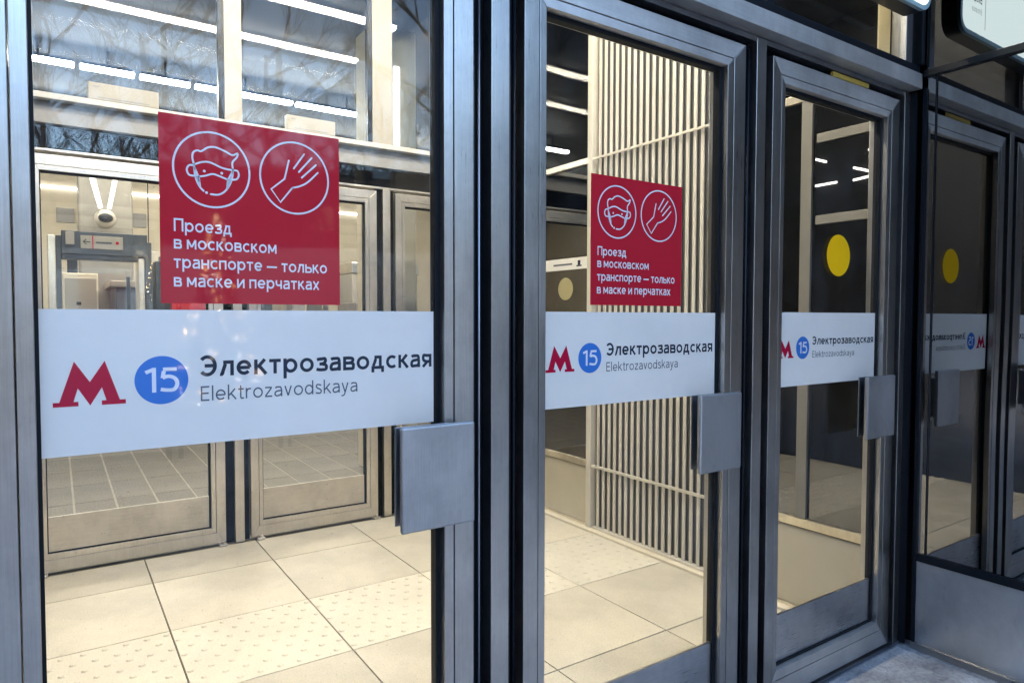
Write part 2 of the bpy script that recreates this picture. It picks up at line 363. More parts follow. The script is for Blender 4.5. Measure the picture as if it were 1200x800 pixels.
fl = structure('floor', (0, 1.65, 0))
XJ = [.436 - .681*2 + .681*k for k in range(0, 7)]          # joints running inward
YJ = [1.64, 2.302, 2.972, 3.655, 4.375, 4.83]
def stud_tile(w, d, studs):
    b = bx(bm_new(), -w/2+.0035, w/2-.0035, -d/2+.0035, d/2-.0035, -.03, 0, .0015)
    if studs:
        nx, ny = 8, 8
        for iy in range(ny):
            for ix in range(nx):
                cx = -w/2 + w*(ix+.5+(.25 if iy % 2 else -.25))/nx; cy = -d/2 + d*(iy+.5)/ny
                t = bmesh.new()
                bmesh.ops.create_cone(t, cap_ends=True, segments=10, radius1=.0165, radius2=.010, depth=.006)
                bmesh.ops.translate(t, vec=(cx, cy, .0025), verts=t.verts); merge(b, t)
    return b
cache = {}
for j in range(5):
    for i in range(6):
        x0, x1 = XJ[i], XJ[i+1]
        if x1 > 3.2: x1 = 3.16
        if x0 < -.36: x0 = -.36
        if x1 - x0 < .03: continue
        tact = (j == 2)
        key = (round(x1-x0, 3), j)
        pos = ((x0+x1)/2, (YJ[j]+YJ[j+1])/2, random.uniform(-.0008, .0004))
        nm = 'tactile_tile' if tact else 'tile'
        if key not in cache:
            o = obj(nm, stud_tile(x1-x0, YJ[j+1]-YJ[j], tact), 'tactile' if tact else 'tile'); o.parent = fl
            o.location = Vector(pos) - fl.location; cache[key] = o
        else: child_copy(cache[key], nm, fl, pos)
box('floor_edging', 'cream', fl, 3.163, 3.235, 1.66, 4.83, -.02, .012, .003)

hf = structure('hall_floor', (0, 4.9, 0))
box('screed', 'paverjoint', hf, -4, 9, 4.9, 14, -.011, -.004)
ref = None; px_, py_ = .295, .69; cnt = 0
big = bm_new()
for i in range(-13, 22):
    for j in range(0, 13):
        x, y = .09 + (i+.5)*px_, 5.21 + (j+.5)*py_
        vis = -1 <= x <= 4.2 and y < 11
        if vis and cnt < 290:
            cnt += 1
            if ref is None:
                ref = obj('paver', bx(bm_new(), -px_/2+.008, px_/2-.008, -py_/2+.008, py_/2-.008, -.02, 0, .002), 'paver'); ref.parent = hf
                ref.location = Vector((x, y, 0)) - hf.location
            else: child_copy(ref, 'paver', hf, (x, y, random.uniform(-.001, .0005)))
        else: bx(big, x-px_/2+.008, x+px_/2-.008, y-py_/2+.008, y+py_/2-.008, -.02, 0)
o = obj('far_pavers', big, 'paver', hf); o['kind'] = 'stuff'

# ------------------------------------------------------------------ door leaves
def frame_member(parent, name, mat, outer, inner, y0, y1, split=.66, gap=.0028):
    """outer/inner: two XZ corner pairs (A,B); mitred prism split into rail and glazing bead"""
    (ax, az), (bx_, bz) = outer; (cx, cz), (dx, dz) = inner
    def lerp(t): return ((ax+(cx-ax)*t, az+(cz-az)*t), (bx_+(dx-bx_)*t, bz+(dz-bz)*t))
    w = math.hypot(0 if abs(ax-bx_) > 1e-6 and abs(az-bz) < 1e-6 else cx-ax, cz-az if abs(az-bz) < 1e-6 else 0) or .08
    e = gap/w
    b = bm_new(); p0, q0 = lerp(0); p1, q1 = lerp(split)
    prism_xz(b, [p0, q0, q1, p1], y0, y1, .0016)
    p2, q2 = lerp(split+e); p3, q3 = lerp(1)
    prism_xz(b, [p2, q2, q3, p3], y0+.0015, y1-.002, .0012)
    pb, qb = lerp(split-.01), None
    return obj(name, b, mat, parent)
def leaf(parent, x0, x1, z0, z1, wl, wr, wt, wb, y0, y1, ms='steel', mh='steel_h', eps=.0006):
    e = eps
    O = [(x0, z0), (x1, z0), (x1, z1), (x0, z1)]; I = [(x0+wl, z0+wb), (x1-wr, z0+wb), (x1-wr, z1-wt), (x0+wl, z1-wt)]
    frame_member(parent, 'stile', ms, ((O[0][0], O[0][1]+e), (O[3][0], O[3][1]-e)), ((I[0][0], I[0][1]+e), (I[3][0], I[3][1]-e)), y0, y1)
    frame_member(parent, 'stile', ms, ((O[1][0], O[1][1]+e), (O[2][0], O[2][1]-e)), ((I[1][0], I[1][1]+e), (I[2][0], I[2][1]-e)), y0, y1)
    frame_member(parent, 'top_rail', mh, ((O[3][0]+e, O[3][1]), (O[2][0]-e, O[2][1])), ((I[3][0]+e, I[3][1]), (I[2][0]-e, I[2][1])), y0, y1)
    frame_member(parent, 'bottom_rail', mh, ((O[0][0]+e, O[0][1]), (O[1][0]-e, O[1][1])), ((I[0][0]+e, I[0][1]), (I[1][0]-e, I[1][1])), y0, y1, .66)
    return I
def gasket(parent, I, y0, y1, w=.014):
    (a, b), (c, d) = I[0], I[2]; bm = bm_new()
    bx(bm, a-.004, a+w*.5, y0, y1, b-.004, d+.004); bx(bm, c-w, c+.004, y0, y1, b-.004, d+.004)
    bx(bm, a+w*.5+.0005, c-w-.0005, y0, y1, d-w, d+.004); bx(bm, a+w*.5+.0005, c-w-.0005, y0, y1, b-.004, b+w*.7)
    return obj('gasket', bm, 'black', parent)

M_LOGO = [(0, 0), (0, .10), (.085, .10), (.29, 1.0), (.5, .53), (.71, 1.0), (.915, .10), (1, .10), (1, 0), (.66, 0), (.66, .10), (.725, .10), (.665, .40), (.5, .0), (.335, .40), (.275, .10), (.34, .10), (.34, 0)]
def band(parent, x0, x1, z0, z1, y, spec):
    b = obj('station_band', bx(bm_new(), x0, x1, y, y+.0007, z0, z1), 'white_film', parent)
    lx0, lx1, lz0, lz1 = spec['logo']; cl = max(lx0, x0+.001)
    bm = bm_new(); pts = [(lx0+(lx1-lx0)*u, lz0+(lz1-lz0)*v) for u, v in M_LOGO]
    vs = [bm.verts.new((px, y-.0006, pz)) for px, pz in pts]
    for tri in tessellate_polygon([[Vector((px, pz, 0)) for px, pz in pts]]): bm.faces.new([vs[k] for k in tri])
    if lx0 < x0:
        bmesh.ops.bisect_plane(bm, geom=bm.verts[:]+bm.edges[:]+bm.faces[:], plane_co=(x0+.0005, 0, 0), plane_no=(-1, 0, 0), clear_outer=True)
    for f_ in bm.faces:
        if f_.normal.y > 0: f_.normal_flip()
    obj('metro_logo', bm, 'red_print', b)
    cx, cz, r_ = spec['disc']; obj('line_badge', disc(bm_new(), cx, cz, y-.0006, r_, 48), 'blue_print', b)
    text_mesh('badge_number', '15', 'white_print', b, cx-.62*r_, cx+.62*r_, cz-.50*r_, 1.02*r_, y-.0012, .20)
    a0, a1, az, ah = spec['cyr']; text_mesh('station_name', 'Электрозаводская', 'black_print', b, a0, a1, az, ah, y-.0006, .225)
    a0, a1, az, ah = spec['lat']; text_mesh('latin_name', 'Elektrozavodskaya', 'grey_print', b, a0, a1, az, ah, y-.0006, .14, .20)
    return b
def poster(parent, x0, z0, w, h, y):
    p = obj('red_poster', bx(bm_new(), x0, x0+w, y, y+.0007, z0, z0+h), 'red_film', parent)
    T = lambda pts: [(x0+u*w, z0+v*h) for u, v in pts]; lw = .0098*w/.4*1.0
    def ring(bm, cx, cz, rx, rz): strip_xz(bm, T([(cx+rx*math.cos(2*math.pi*k/56), cz+rz*math.sin(2*math.pi*k/56)) for k in range(56)]), .0042*w/.4, y-.0006, True)
    lw = .0040*w/.4; st = lambda bm, pts: strip_xz(bm, T(pts), lw, y-.0006)
    bm = bm_new(); ring(bm, .268, .728, .199, .202)
    st(bm, smooth([(.173, .749), (.166, .785), (.172, .812), (.192, .824), (.212, .822), (.245, .846), (.285, .853), (.336, .838), (.375, .822), (.403, .835), (.398, .812), (.375, .782), (.377, .744)], 4))
    st(bm, smooth([(.178, .748), (.217, .765), (.258, .767), (.321, .745), (.375, .739)]))
    st(bm, smooth([(.172, .742), (.149, .739), (.137, .716), (.147, .690), (.171, .686)]))
    st(bm, smooth([(.377, .740), (.402, .737), (.408, .713), (.396, .692), (.374, .687)]))
    st(bm, smooth([(.173, .749), (.180, .684), (.199, .635), (.221, .610)]))
    st(bm, smooth([(.258, .596), (.298, .597), (.333, .619), (.359, .659), (.374, .706), (.377, .744)]))
    st(bm, [(.203, .635), (.196, .684)]); st(bm, smooth([(.196, .684), (.229, .692), (.271, .706), (.313, .696), (.350, .684)])); st(bm, [(.350, .684), (.345, .635)])
    st(bm, [(.174, .735), (.196, .684)]); st(bm, [(.377, .735), (.350, .684)])
    st(bm, [(.182, .690), (.200, .655)]); st(bm, [(.366, .690), (.348, .655)])
    for px_, pz_ in ((.236, .602), (.226, .717), (.317, .716)): disc(bm, *T([(px_, pz_)])[0], y-.0006, .0030*w/.4, 14)
    obj('mask_pictogram', bm, 'white_print', p)
    bm = bm_new(); ring(bm, .728, .735, .202, .205)
    st(bm, [(.692, .832), (.666, .724), (.588, .658), (.641, .588), (.712, .678)])
    st(bm, smooth([(.712, .678), (.755, .691), (.804, .720), (.866, .782)]))
    for a, b_ in (((.784, .881), (.721, .790)), ((.829, .864), (.751, .773)), ((.855, .826), (.768, .742))): st(bm, [a, b_])
    obj('glove_pictogram', bm, 'white_print', p)
    for tx, u0, u1, v in (('Проезд', .068, .366, .383), ('в московском', .067, .615, .291), ('транспорте — только', .065, .918, .188), ('в маске и перчатках', .064, .868, .089)):
        text_mesh('rule_text', tx, 'white_print', p, x0+u0*w, x0+u1*w, z0+v*h, .069*h, y-.0006, .195)
    return p
def handle_plate(parent, x0, x1, z0, z1, y, side=-1):
    """flat pull plate on a folded bracket, standing off the door"""
    b = bm_new(); bx(b, x0, x1, y-.009, y+.009, z0, z1, .006)
    h = obj('handle', b, 'plate', parent)
    s = bm_new(); yy = (y+.010, 1.612) if side < 0 else (1.700, y-.010)
    bx(s, x1-.07, x1-.045, yy[0], yy[1], z0+.04, z1-.04, .002)
    obj('handle_bracket', s, 'steel_dark', h)
    return h

YF, YB, YG = 1.610, 1.698, 1.650
doors = [
 dict(x=(-.132, .958), w=(.095, .091), label='nearest glass door with big red mask poster and full station band', 
      band=(-.031, .8505, 1.263, 1.5635), spec=dict(logo=(-.0096, .119, 1.3645, 1.4565), disc=(.188, 1.4105, .0525), cyr=(.264, .8440, 1.4142, .0478), lat=(.2655, .6330, 1.3590, .0335)),
      poster=(.189, 1.578, .400, .411), hand=(.713, .927, .998, 1.270)),
 dict(x=(1.128, 2.123), w=(.080, .098), label='middle glass door with red poster in front of the vertical slat screen',
      band=(1.2095, 2.0155, 1.267, 1.5655), spec=dict(logo=(1.232, 1.3447, 1.3790, 1.4610), disc=(1.4085, 1.4190, .0480), cyr=(1.478, 1.9960, 1.4240, .0418), lat=(1.4785, 1.8137, 1.3730, .0300)),
      poster=(1.409, 1.588, .418, .416), hand=(1.829, 2.050, 1.006, 1.281)),
 dict(x=(2.288, 3.236), w=(.082, .098), label='glass door in the corner with yellow dot and no poster',
      band=(2.3715, 3.1285, 1.268, 1.570), spec=dict(logo=(2.385, 2.4985, 1.3840, 1.4570), disc=(2.5620, 1.4240, .0465), cyr=(2.6295, 3.1120, 1.4355, .0345), lat=(2.6315, 2.9522, 1.3815, .0270)),
      poster=None, hand=(2.904, 3.135, 1.018, 1.292), dot=(2.815, 1.8175, .0895)),
]
for D in doors:
    x0, x1 = D['x']
    t = thing('glass_door', ((x0+x1)/2, YF, 0), D['label'], 'door', 'glass entrance doors of the station')
    I = leaf(t, x0, x1, .012, 2.548, D['w'][0], D['w'][1], .091, .118, YF, YB)
    gasket(t, I, YG-.012, YG+.016)
    a, c = I[0], I[2]
    box('glass_pane', 'glass', t, a[0]-.002, c[0]-.002, YG-.004, YG+.004, .334, c[1]+.002)
    box('kick_plate', 'kick', t, a[0]+.004, c[0]-.012, YG-.006, YG+.006, a[1]+.006, .334, .0012)
    bm = bm_new(); bx(bm, a[0]+.006, c[0]-.013, YG-.0075, YG-.0045, .330, .3385); 
    b0, b1, c0, c1 = D['band']; yb = YG-.0062
    band(t, b0, b1, c0, c1, yb, D['spec']); bm.free()
    if D['poster']: poster(t, *D['poster'], yb)
    if D.get('dot'):
        dx, dz, dr = D['dot']; obj('yellow_dot', disc(bm_new(), dx, dz, yb, dr, 48), 'yellow_film', t)
    hx0, hx1, h0, h1 = D['hand']
    handle_plate(t, hx0, hx1, h0, h1, 1.559, -1)
    box('handle_back_plate', 'steel_dark', t, hx0-.001, hx1-.06, 1.590, 1.594, h0+.012, h1-.004, .001)
    # hinge side rubber and floor pivot
    bm = bm_new(); bx(bm, x0+.01, x0+.07, YF+.01, YB-.01, .0, .011, .001); obj('floor_pivot', bm, 'steel_dark', t)

# ------------------------------------------------------------------ facade frame round the doors
fa = thing('station_facade', (1.6, 1.65, 0), 'dark framed steel facade with header beam over the three glass doors', 'facade')
for a, b in ((1.013, 1.074), (2.183, 2.240), (3.275, 3.322), (-.262, -.195)):
    box('mullion', 'steel', fa, a, b, 1.606, 1.70, .0, 2.592, .002)
for a, b in ((.963, 1.0125), (1.0745, 1.123), (2.128, 2.1825), (2.2405, 2.283), (3.2405, 3.2745), (-.1945, -.137)):
    box('recess', 'gap', fa, a, b, 1.652, 1.696, .0, 2.552)
for x, y in ((.972, 1.636), (1.090, 1.632), (1.112, 1.640), (2.140, 1.636), (2.166, 1.632), (2.256, 1.632), (2.272, 1.640), (3.252, 1.632), (3.265, 1.638)):
    bm = bm_new(); tube(bm, [(x, y, .0), (x, y, 2.55)], .0055, 8); obj('rubber_seal', bm, 'blackmetal', fa, True)
bm = bm_new(); tube(bm, [(.9855, 1.628, .0), (.9855, 1.628, 2.55)], .0042, 8); obj('seal_rod', bm, 'steel_dark', fa, True)
# threshold, header box, trims
box('threshold', 'steel_dark', fa, -.36, 3.325, 1.60, 1.70, -.012, .002, .001)
box('header_trim', 'steel_dark', fa, -.36, 3.322, 1.612, 1.69, 2.578, 2.598, .0015)
box('header_recess', 'gap', fa, -.36, 3.322, 1.650, 1.688, 2.552, 2.577)
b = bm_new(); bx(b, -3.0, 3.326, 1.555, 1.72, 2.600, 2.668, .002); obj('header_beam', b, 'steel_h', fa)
box('reflection_strip', plain('painted_reflection', (.62, .42, .08), .35, .0), fa, 2.70, 2.98, 1.616, 1.628, 2.5535, 2.574, .001)  # yellow-brown strip paints a lit reflection in the recess above the door
box('transom_sill', 'blackmetal', fa, -3.0, 3.326, 1.566, 1.64, 2.6685, 2.706, .002)
box('transom_mullion', 'steel_dark', fa, 3.2065, 3.2605, 1.572, 1.64, 2.7065, 4.65, .002)
for a, b in ((-3.0, .98), (1.03, 2.18), (2.24, 3.20)):
    box('transom_glass', 'glass', fa, a+.002, b-.002, 1.585, 1.593, 2.7065, 4.65)
for x in (1.005, 2.21):
    box('transom_mullion', 'blackmetal', fa, x-.024, x+.024, 1.570, 1.64, 2.7065, 4.65, .002)
box('transom_glass', 'glass', fa, 3.270, 3.302, 1.585, 1.593, 2.7065, 4.65)
box('corner_mast', 'blackmetal', fa, 3.304, 3.3285, 1.548, 1.63, 2.7065, 4.65, .002)
box('corner_post', 'blackmetal', fa, 3.3225, 3.3285, 1.575, 1.70, .0, 2.592)
box('end_blind', film('cream_blind', (.75, .70, .55), .75, 0, .02), fa, 3.105, 3.205, 1.644, 1.650, 2.7065, 4.60)
box('roof_edge', 'blackmetal', fa, -3.0, 7.0, 1.50, 1.75, 4.652, 5.1)
box('cladding_panel', 'steel', fa, -3.0, -.265, 1.612, 1.66, 0, 2.598)

# ------------------------------------------------------------------ outer glass return wall
sw_ = thing('glass_side_wall', (3.34, .8, 0), 'tinted glass return wall mirroring the doors, steel panel at its foot', 'wall')
Y0 = -.35
box('kick_panel', 'kick', sw_, 3.332, 3.362, Y0, 1.535, .022, .408, .002)
box('base_strip', 'steel', sw_, 3.322, 3.372, Y0, 1.552, -.011, .0215, .002)
box('lower_bar', 'blackmetal', sw_, 3.327, 3.372, Y0, 1.535, .4085, .446, .002)
box('end_post', 'blackmetal', sw_, 3.3275, 3.374, 1.5355, 1.5525, .0225, 2.598, .001)
box('glass_pane', 'glass_side', sw_, 3.338, 3.346, Y0, 1.535, .4465, 2.650)
box('transom_bar', 'blackmetal', sw_, 3.318, 3.372, Y0, 1.5475, 2.6505, 2.682, .002)
box('glass_pane', 'glass_side', sw_, 3.338, 3.346, Y0, 1.545, 2.6825, 4.65)
bm = bm_new(); bx(bm, 3.3300, 3.3375, 1.496, 1.500, .447, 2.650); obj('glass_edge', bm, 'blackmetal', sw_)

# ------------------------------------------------------------------ illuminated sign above the corner door
sg = thing('lightbox_sign', (2.55, 1.51, 2.88), 'illuminated white exit sign box hanging above the corner door', 'sign')
def rrect(x0, x1, z0, z1, r, seg=8):
    P = []
    for cx, cz, a0 in ((x1-r, z0+r, -90), (x1-r, z1-r, 0), (x0+r, z1-r, 90), (x0+r, z0+r, 180)):
        for k in range(seg+1):
            a = R(a0 + 90*k/seg); P.append((cx+r*math.cos(a), cz+r*math.sin(a)))
    return P
b = bm_new(); prism_xz(b, rrect(2.0, 3.195, 2.880, 3.32, .07), 1.485, 1.552); obj('sign_housing', b, 'blackmetal', sg)
b = bm_new(); prism_xz(b, rrect(1.998, 3.197, 2.878, 3.322, .072), 1.468, 1.4848); obj('sign_rim', b, plain('pale_teal_rim', (.32, .45, .48), .4), sg)
sf = obj('sign_face', prism_xz(bm_new(), rrect(2.018, 3.177, 2.898, 3.302, .055), 1.4655, 1.4678), 'signface', sg)
text_mesh('sign_text', 'Вход', 'black_print', sf, 2.985, 3.070, 3.040, .036, 1.4648, .2)
text_mesh('sign_text', 'Entrance', 'grey_print', sf, 2.985, 3.090, 2.990, .026, 1.4648, .12)
obj('sign_icon', bx(bm_new(), 2.985, 3.025, 1.4645, 1.4650, 3.105, 3.145), 'black_print', sf)
obj('divider_line', bx(bm_new(), 2.945, 2.948, 1.4645, 1.4650, 2.93, 3.27), 'grey_print', sf)
box('hanger', 'blackmetal', sg, 2.20, 2.24, 1.5525, 1.569, 3.0, 3.06); box('hanger', 'blackmetal', sg, 2.96, 3.0, 1.5525, 1.569, 3.0, 3.06)

# ------------------------------------------------------------------ vestibule right side: partition and slat screen
pt = thing('vestibule_partition', (3.22, 3.2, 0), 'dark glass partition with beige kick panels on the right of the lit vestibule', 'partition')
XP = 3.21
for y0, y1 in ((1.705, 2.52), (3.774, 4.835)):
    box('kick_panel', 'beigepanel', pt, XP+.010, XP+.030, y0, y1, .028 if y0 < 3 else .028, .446, .002)
    box('rail', 'creammetal', pt, XP-.002, XP+.042, y0, y1, .452, .500, .003)
    box('rail_shadow_gap', 'gap', pt, XP+.012, XP+.036, y0, y1, .4462, .4518)
    box('bottom_rail', 'creammetal', pt, XP+.002, XP+.042, y0, y1, .0125, .0275, .002)
    box('glass_pane', 'glass_part', pt, XP+.014, XP+.022, y0, y1, .5005, 2.655)
    box('transom', 'creammetal', pt, XP-.006, XP+.046, y0, y1, 2.656, 2.70, .003)
    box('glass_pane', 'glass_part', pt, XP+.014, XP+.022, y0, y1, 2.7005, 4.65)
for y0, z0, z1 in ((1.71, 2.02, 2.065), (1.71, 2.43, 2.475)): box('transom', 'greyframe', pt, XP-.004, XP+.013, y0, 2.0, z0, z1, .002)
box('post', 'greyframe', pt, XP-.004, XP+.0135, 2.025, 2.085, .501, 2.655, .002)
box('post', 'greyframe', pt, XP-.012, XP+.046, 2.525, 2.570, .0125, 4.65, .003)
for y0, y1 in ((3.722, 3.772), (4.8355, 4.849)): box('post', 'slat', pt, XP-.012, XP+.046, y0, y1, .0125, 4.65, .003)
box('strip_notice', 'white_film', pt, XP+.0128, XP+.0136, 3.80, 4.78, 1.905, 1.992)
sn = pt.children[-1]
for q in pt.children:
    if q.name.startswith('strip_notice'): sn = q
bm = bm_new(); bx(bm, XP+.0118, XP+.0124, 3.86, 3.92, 1.925, 1.935); bx(bm, XP+.0118, XP+.0124, 3.875, 3.905, 1.9355, 1.97); obj('strip_icon', bm, 'black_print', sn)
bm = bm_new(); bx(bm, XP+.0118, XP+.0124, 3.97, 4.20, 1.94, 1.953); obj('strip_line', bm, 'grey_print', sn)
t_ = bm_new(); t_.faces.new([t_.verts.new((XP+.0128, 4.05+.09*math.cos(2*math.pi*k/40), 1.762+.085*math.sin(2*math.pi*k/40))) for k in range(40)][::-1]); obj('pale_dot', t_, film('pale_yellow_film', (.62, .55, .30), .2, .35), pt)

sc = thing('slat_screen', (3.22, 3.15, 0), 'screen of pale vertical metal slats between the two glass partitions', 'screen')
NS = 19; y0, y1 = 2.60, 3.695; ref = None
for k in range(NS):
    y = y0 + (k+.5)*(y1-y0)/NS
    if ref is None:
        bm = bx(bm_new(), -.006, .006, -.0125, .0125, 0, 4.60, .004); ref = obj('slat', bm, 'slat'); ref.parent = sc
        ref.location = Vector((XP+.016, y, .028)) - sc.location
    else: child_copy(ref, 'slat', sc, (XP+.016, y, .028))
box('backing_panel', plain('graphite_panel', (.085, .09, .095), .35, 0, .1), sc, XP+.034, XP+.042, y0-.02, y1+.015, .0285, 4.65)
box('slat_rail', 'slat', sc, XP-.014, XP-.003, y0-.02, y1+.015, 2.668, 2.684, .002)
box('slat_rail', 'slat', sc, XP-.014, XP-.003, y0-.02, y1+.015, .462, .482, .002)
box('bottom_rail', 'slat', sc, XP-.004, XP+.040, y0-.02, y1+.015, .0125, .0275, .002)

# ------------------------------------------------------------------ inner facade (second row of doors)
Z3 = dict(z1=2.50)
inner = [((-.150, .930), 'inner door behind the left half of the nearest door, metal detector seen through it'),
         ((1.095, 2.030), 'middle inner steel door right of the metal detector, behind the nearest door handle'),
         ((2.185, 3.130), 'inner steel door beside the slat screen, mostly hidden by the thick outer posts')]
for (x0, x1), lb in inner:
    t = thing('inner_door', ((x0+x1)/2, 4.85, 0), lb, 'door', 'inner doors of the vestibule')
    I = leaf(t, x0, x1, .018, 2.50, .080, .090, .095, .105, 4.850, 4.915, 'steel_in', 'steel_in')
    gasket(t, I, 4.868, 4.896, .012)
    a, c = I[0], I[2]
    box('glass_pane', 'glass_in', t, a[0], c[0]-.002, 4.878, 4.886, .341, c[1]+.002)
    box('kick_plate', 'kick_in', t, a[0]+.003, c[0]-.010, 4.874, 4.889, a[1]+.006, .341, .001)
    for px_ in (x0+.03, x1-.05):
        bm = bm_new(); bx(bm, px_, px_+.05, 4.80, 4.86, .001, .017, .003); tube(bm, [(px_+.025, 4.83, .0), (px_+.025, 4.83, .030)], .012, 8); obj('floor_pivot', bm, 'steel_in', t)
    bm = bm_new(); tube(bm, [(x0+.04, 4.835, .5), (x0+.04, 4.82, .55), (x0+.04, 4.82, 1.25), (x0+.04, 4.835, 1.3)], .011, 8)
    bm.free()
fi = thing('inner_facade', (1.6, 4.88, 0), 'steel inner wall of the vestibule with white ledge and dark clerestory glass above its doors', 'facade')
for a, b in ((.990, 1.050), (2.080, 2.140)): box('mullion', 'steel_in', fi, a, b, 4.846, 4.92, .0, 2.516, .002)
for a, b in ((.935, .989), (1.051, 1.090), (2.035, 2.079), (2.141, 2.180), (3.135, 3.20)): box('recess', 'gap', fi, a, b, 4.885, 4.918, .0, 2.516)
box('head_frame', 'steel_in', fi, -.36, 3.20, 4.850, 4.92, 2.518, 2.532, .001)
box('head_glass', 'glass_cl', fi, -.36, 3.20, 4.876, 4.884, 2.5325, 2.677)
box('head_backing', 'gap', fi, -.36, 3.20, 4.925, 4.955, 2.518, 2.80)
box('fascia', 'fascia', fi, -.36, 3.20, 4.838, 4.918, 2.678, 2.806, .002)
box('ledge', 'ledge', fi, -.36, 3.20, 4.780, 4.97, 2.8065, 2.842, .003)
for a, b in ((-.36, .951), (1.071, 1.996), (2.164, 3.20)): box('clerestory_glass', 'glass_cl', fi, a, b, 4.872, 4.880, 2.8425, 4.65)
for a, b in ((.955, 1.067), (2.0, 2.16)):
    box('clerestory_post', 'whiteplastic', fi, a, b, 4.846, 4.92, 2.8425, 4.65, .003)
    box('post_trim', 'blackmetal', fi, a-.036, a-.001, 4.850, 4.90, 2.8425, 4.65, .001)
# devices on the ledge
for x0, x1, lb in ((.180, .556, 'ivory box on the white ledge, above the left of the red poster'), (1.345, 1.690, 'ivory box on the white ledge, above the right corner of the red poster')):
    t = thing('air_curtain_box', ((x0+x1)/2, 4.81, 2.843), lb, 'control box', 'ivory boxes on the ledge')
    box('casing', 'whiteplastic', t, x0, x1, 4.785, 4.840, 2.8430, 2.945, .004)
    box('vent_slot', 'fascia', t, x0+.05, x1-.05, 4.7836, 4.7850, 2.856, 2.861)
    box('badge', 'fascia', t, x0+.03, x0+.06, 4.7836, 4.7850, 2.917, 2.925)

# vestibule shell
box_ = lambda n, mt, *a: tag(box(n, mt, None, *a), None, None, None, 'structure')
box_('vestibule_ceiling', 'duskceil', -.40, 3.30, 1.66, 4.86, 4.656, 4.76)
box_('added_left_wall', 'darkceil', -.42, -.365, 1.70, 4.86, -.01, 4.65)  # unseen wall added, kept dark so the partition mirrors little light
for i, (y, lb) in enumerate(((1.895, 'long white tube light on the vestibule ceiling nearest the outer doors'), (3.00, 'long white tube light on the vestibule ceiling nearest the inner doors'))):
    t = thing('ceiling_light', (1.4, y, 4.65), lb, 'ceiling light', 'tube lights of the vestibule')
    box('housing', 'ledge', t, -.25, 3.05, y-.055, y+.055, 4.620, 4.6555); box('tube', 'lamp', t, -.24, 3.04, y-.045, y+.045, 4.588, 4.6195)

for k, (ya, za, yb2, zb2, lb) in enumerate(((4.25, 3.244, 4.12, 3.19, 'added tube for the upper left light streak in the corner door glass'), (4.24, 2.958, 4.00, 2.960, 'added tube for the lower left light streak in the corner door glass'),
        (3.82, 3.075, 3.585, 2.985, 'added tube for the upper arm of the V streak in the corner door'), (3.82, 2.950, 3.585, 2.965, 'added tube for the lower arm of the V streak in the corner door'), (3.67, 3.227, 3.58, 3.193, 'added tube for the topmost light streak beside the door jamb'))):
    t = thing('added_streak_tube', (-.35, ya, za), lb, 'light streak', 'added tubes for the light streaks in dark glass')  # unseen tubes added to put light streaks into the dark glass
    bm = bm_new(); tube(bm, [(-.335, ya, za), (-.335, yb2, zb2)], .0125, 8); obj('tube', bm, 'streak_tube', t, True)
    for by, bz in ((ya, za), (yb2, zb2)): bm = bm_new(); tube(bm, [(-.3645, by, bz), (-.349, by, bz)], .008, 6); obj('bracket', bm, 'blackmetal', t)

# ------------------------------------------------------------------ hall behind the inner doors
def shell(name, mat, *a): return tag(box(name, mat, None, *a), None, None, None, 'structure')
shell('hall_back_wall', 'cream', -4, 9, 14.0, 14.2, -.01, 4.12)
shell('hall_upper_wall', 'darkceil', -4, 9, 14.02, 14.2, 4.122, 4.4)
wl_ = thing('reflected_light_strip', (1, 13.98, 3.75), 'thin glowing strip high on the back wall, imitating a reflected ceiling light', 'light streak'); box('strip', emit('reflection_glow', (1, .95, .85), 1.5), wl_, -1.5, 6.5, 13.975, 13.995, 3.72, 3.76); box('backing', 'fascia', wl_, -1.52, 6.52, 13.9955, 13.9995, 3.71, 3.77)  # glowing strip added to imitate a mirrored ceiling light
shell('hall_left_wall', 'cream', -4.2, -4.003, 4.9, 14.0, -.01, 4.4)
shell('hall_right_wall', 'cream', 9.003, 9.2, 4.9, 14.0, -.01, 4.4)
shell('hall_ceiling', 'darkceil', -4.2, 9.2, 4.93, 14.2, 4.402, 4.75)
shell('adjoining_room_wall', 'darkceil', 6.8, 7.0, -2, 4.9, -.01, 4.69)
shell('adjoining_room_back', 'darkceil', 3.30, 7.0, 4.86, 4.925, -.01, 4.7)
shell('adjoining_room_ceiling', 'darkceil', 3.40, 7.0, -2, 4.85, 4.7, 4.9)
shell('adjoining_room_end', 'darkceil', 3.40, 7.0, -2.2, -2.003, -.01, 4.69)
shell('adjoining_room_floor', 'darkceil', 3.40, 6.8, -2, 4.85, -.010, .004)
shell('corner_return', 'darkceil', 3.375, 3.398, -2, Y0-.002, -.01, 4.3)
rows = [(10.6, -3.2, [1.8]*5, 'added unseen row by the back wall'), (8.6, -.42, [.62, .50, .50, 1.1, 1.3], 'farthest row')]  # the deeper row is added out of sight to light the hall
for y, x, Ls, nm in rows:
    for k, L in enumerate(Ls):
        t = thing('hall_light', (x+L/2, y, 4.2), 'bright linear ceiling light in the hall, %s, %s from the left' % (nm, ('first', 'second', 'third', 'fourth', 'fifth')[k]), 'ceiling light', 'linear lights under the hall ceiling')
        w = .038 if y < 8 else .045
        box('housing', 'darkceil', t, x+.01, x+L-.01, y-w, y+w, 4.215, 4.25); box('tube', 'lamp_hall', t, x, x+L, y-w, y+w, 4.18, 4.2145)
        box('stem', 'darkceil', t, x+L/2-.01, x+L/2+.01, y-.01, y+.01, 4.2505, 4.401)
        x += L + .06

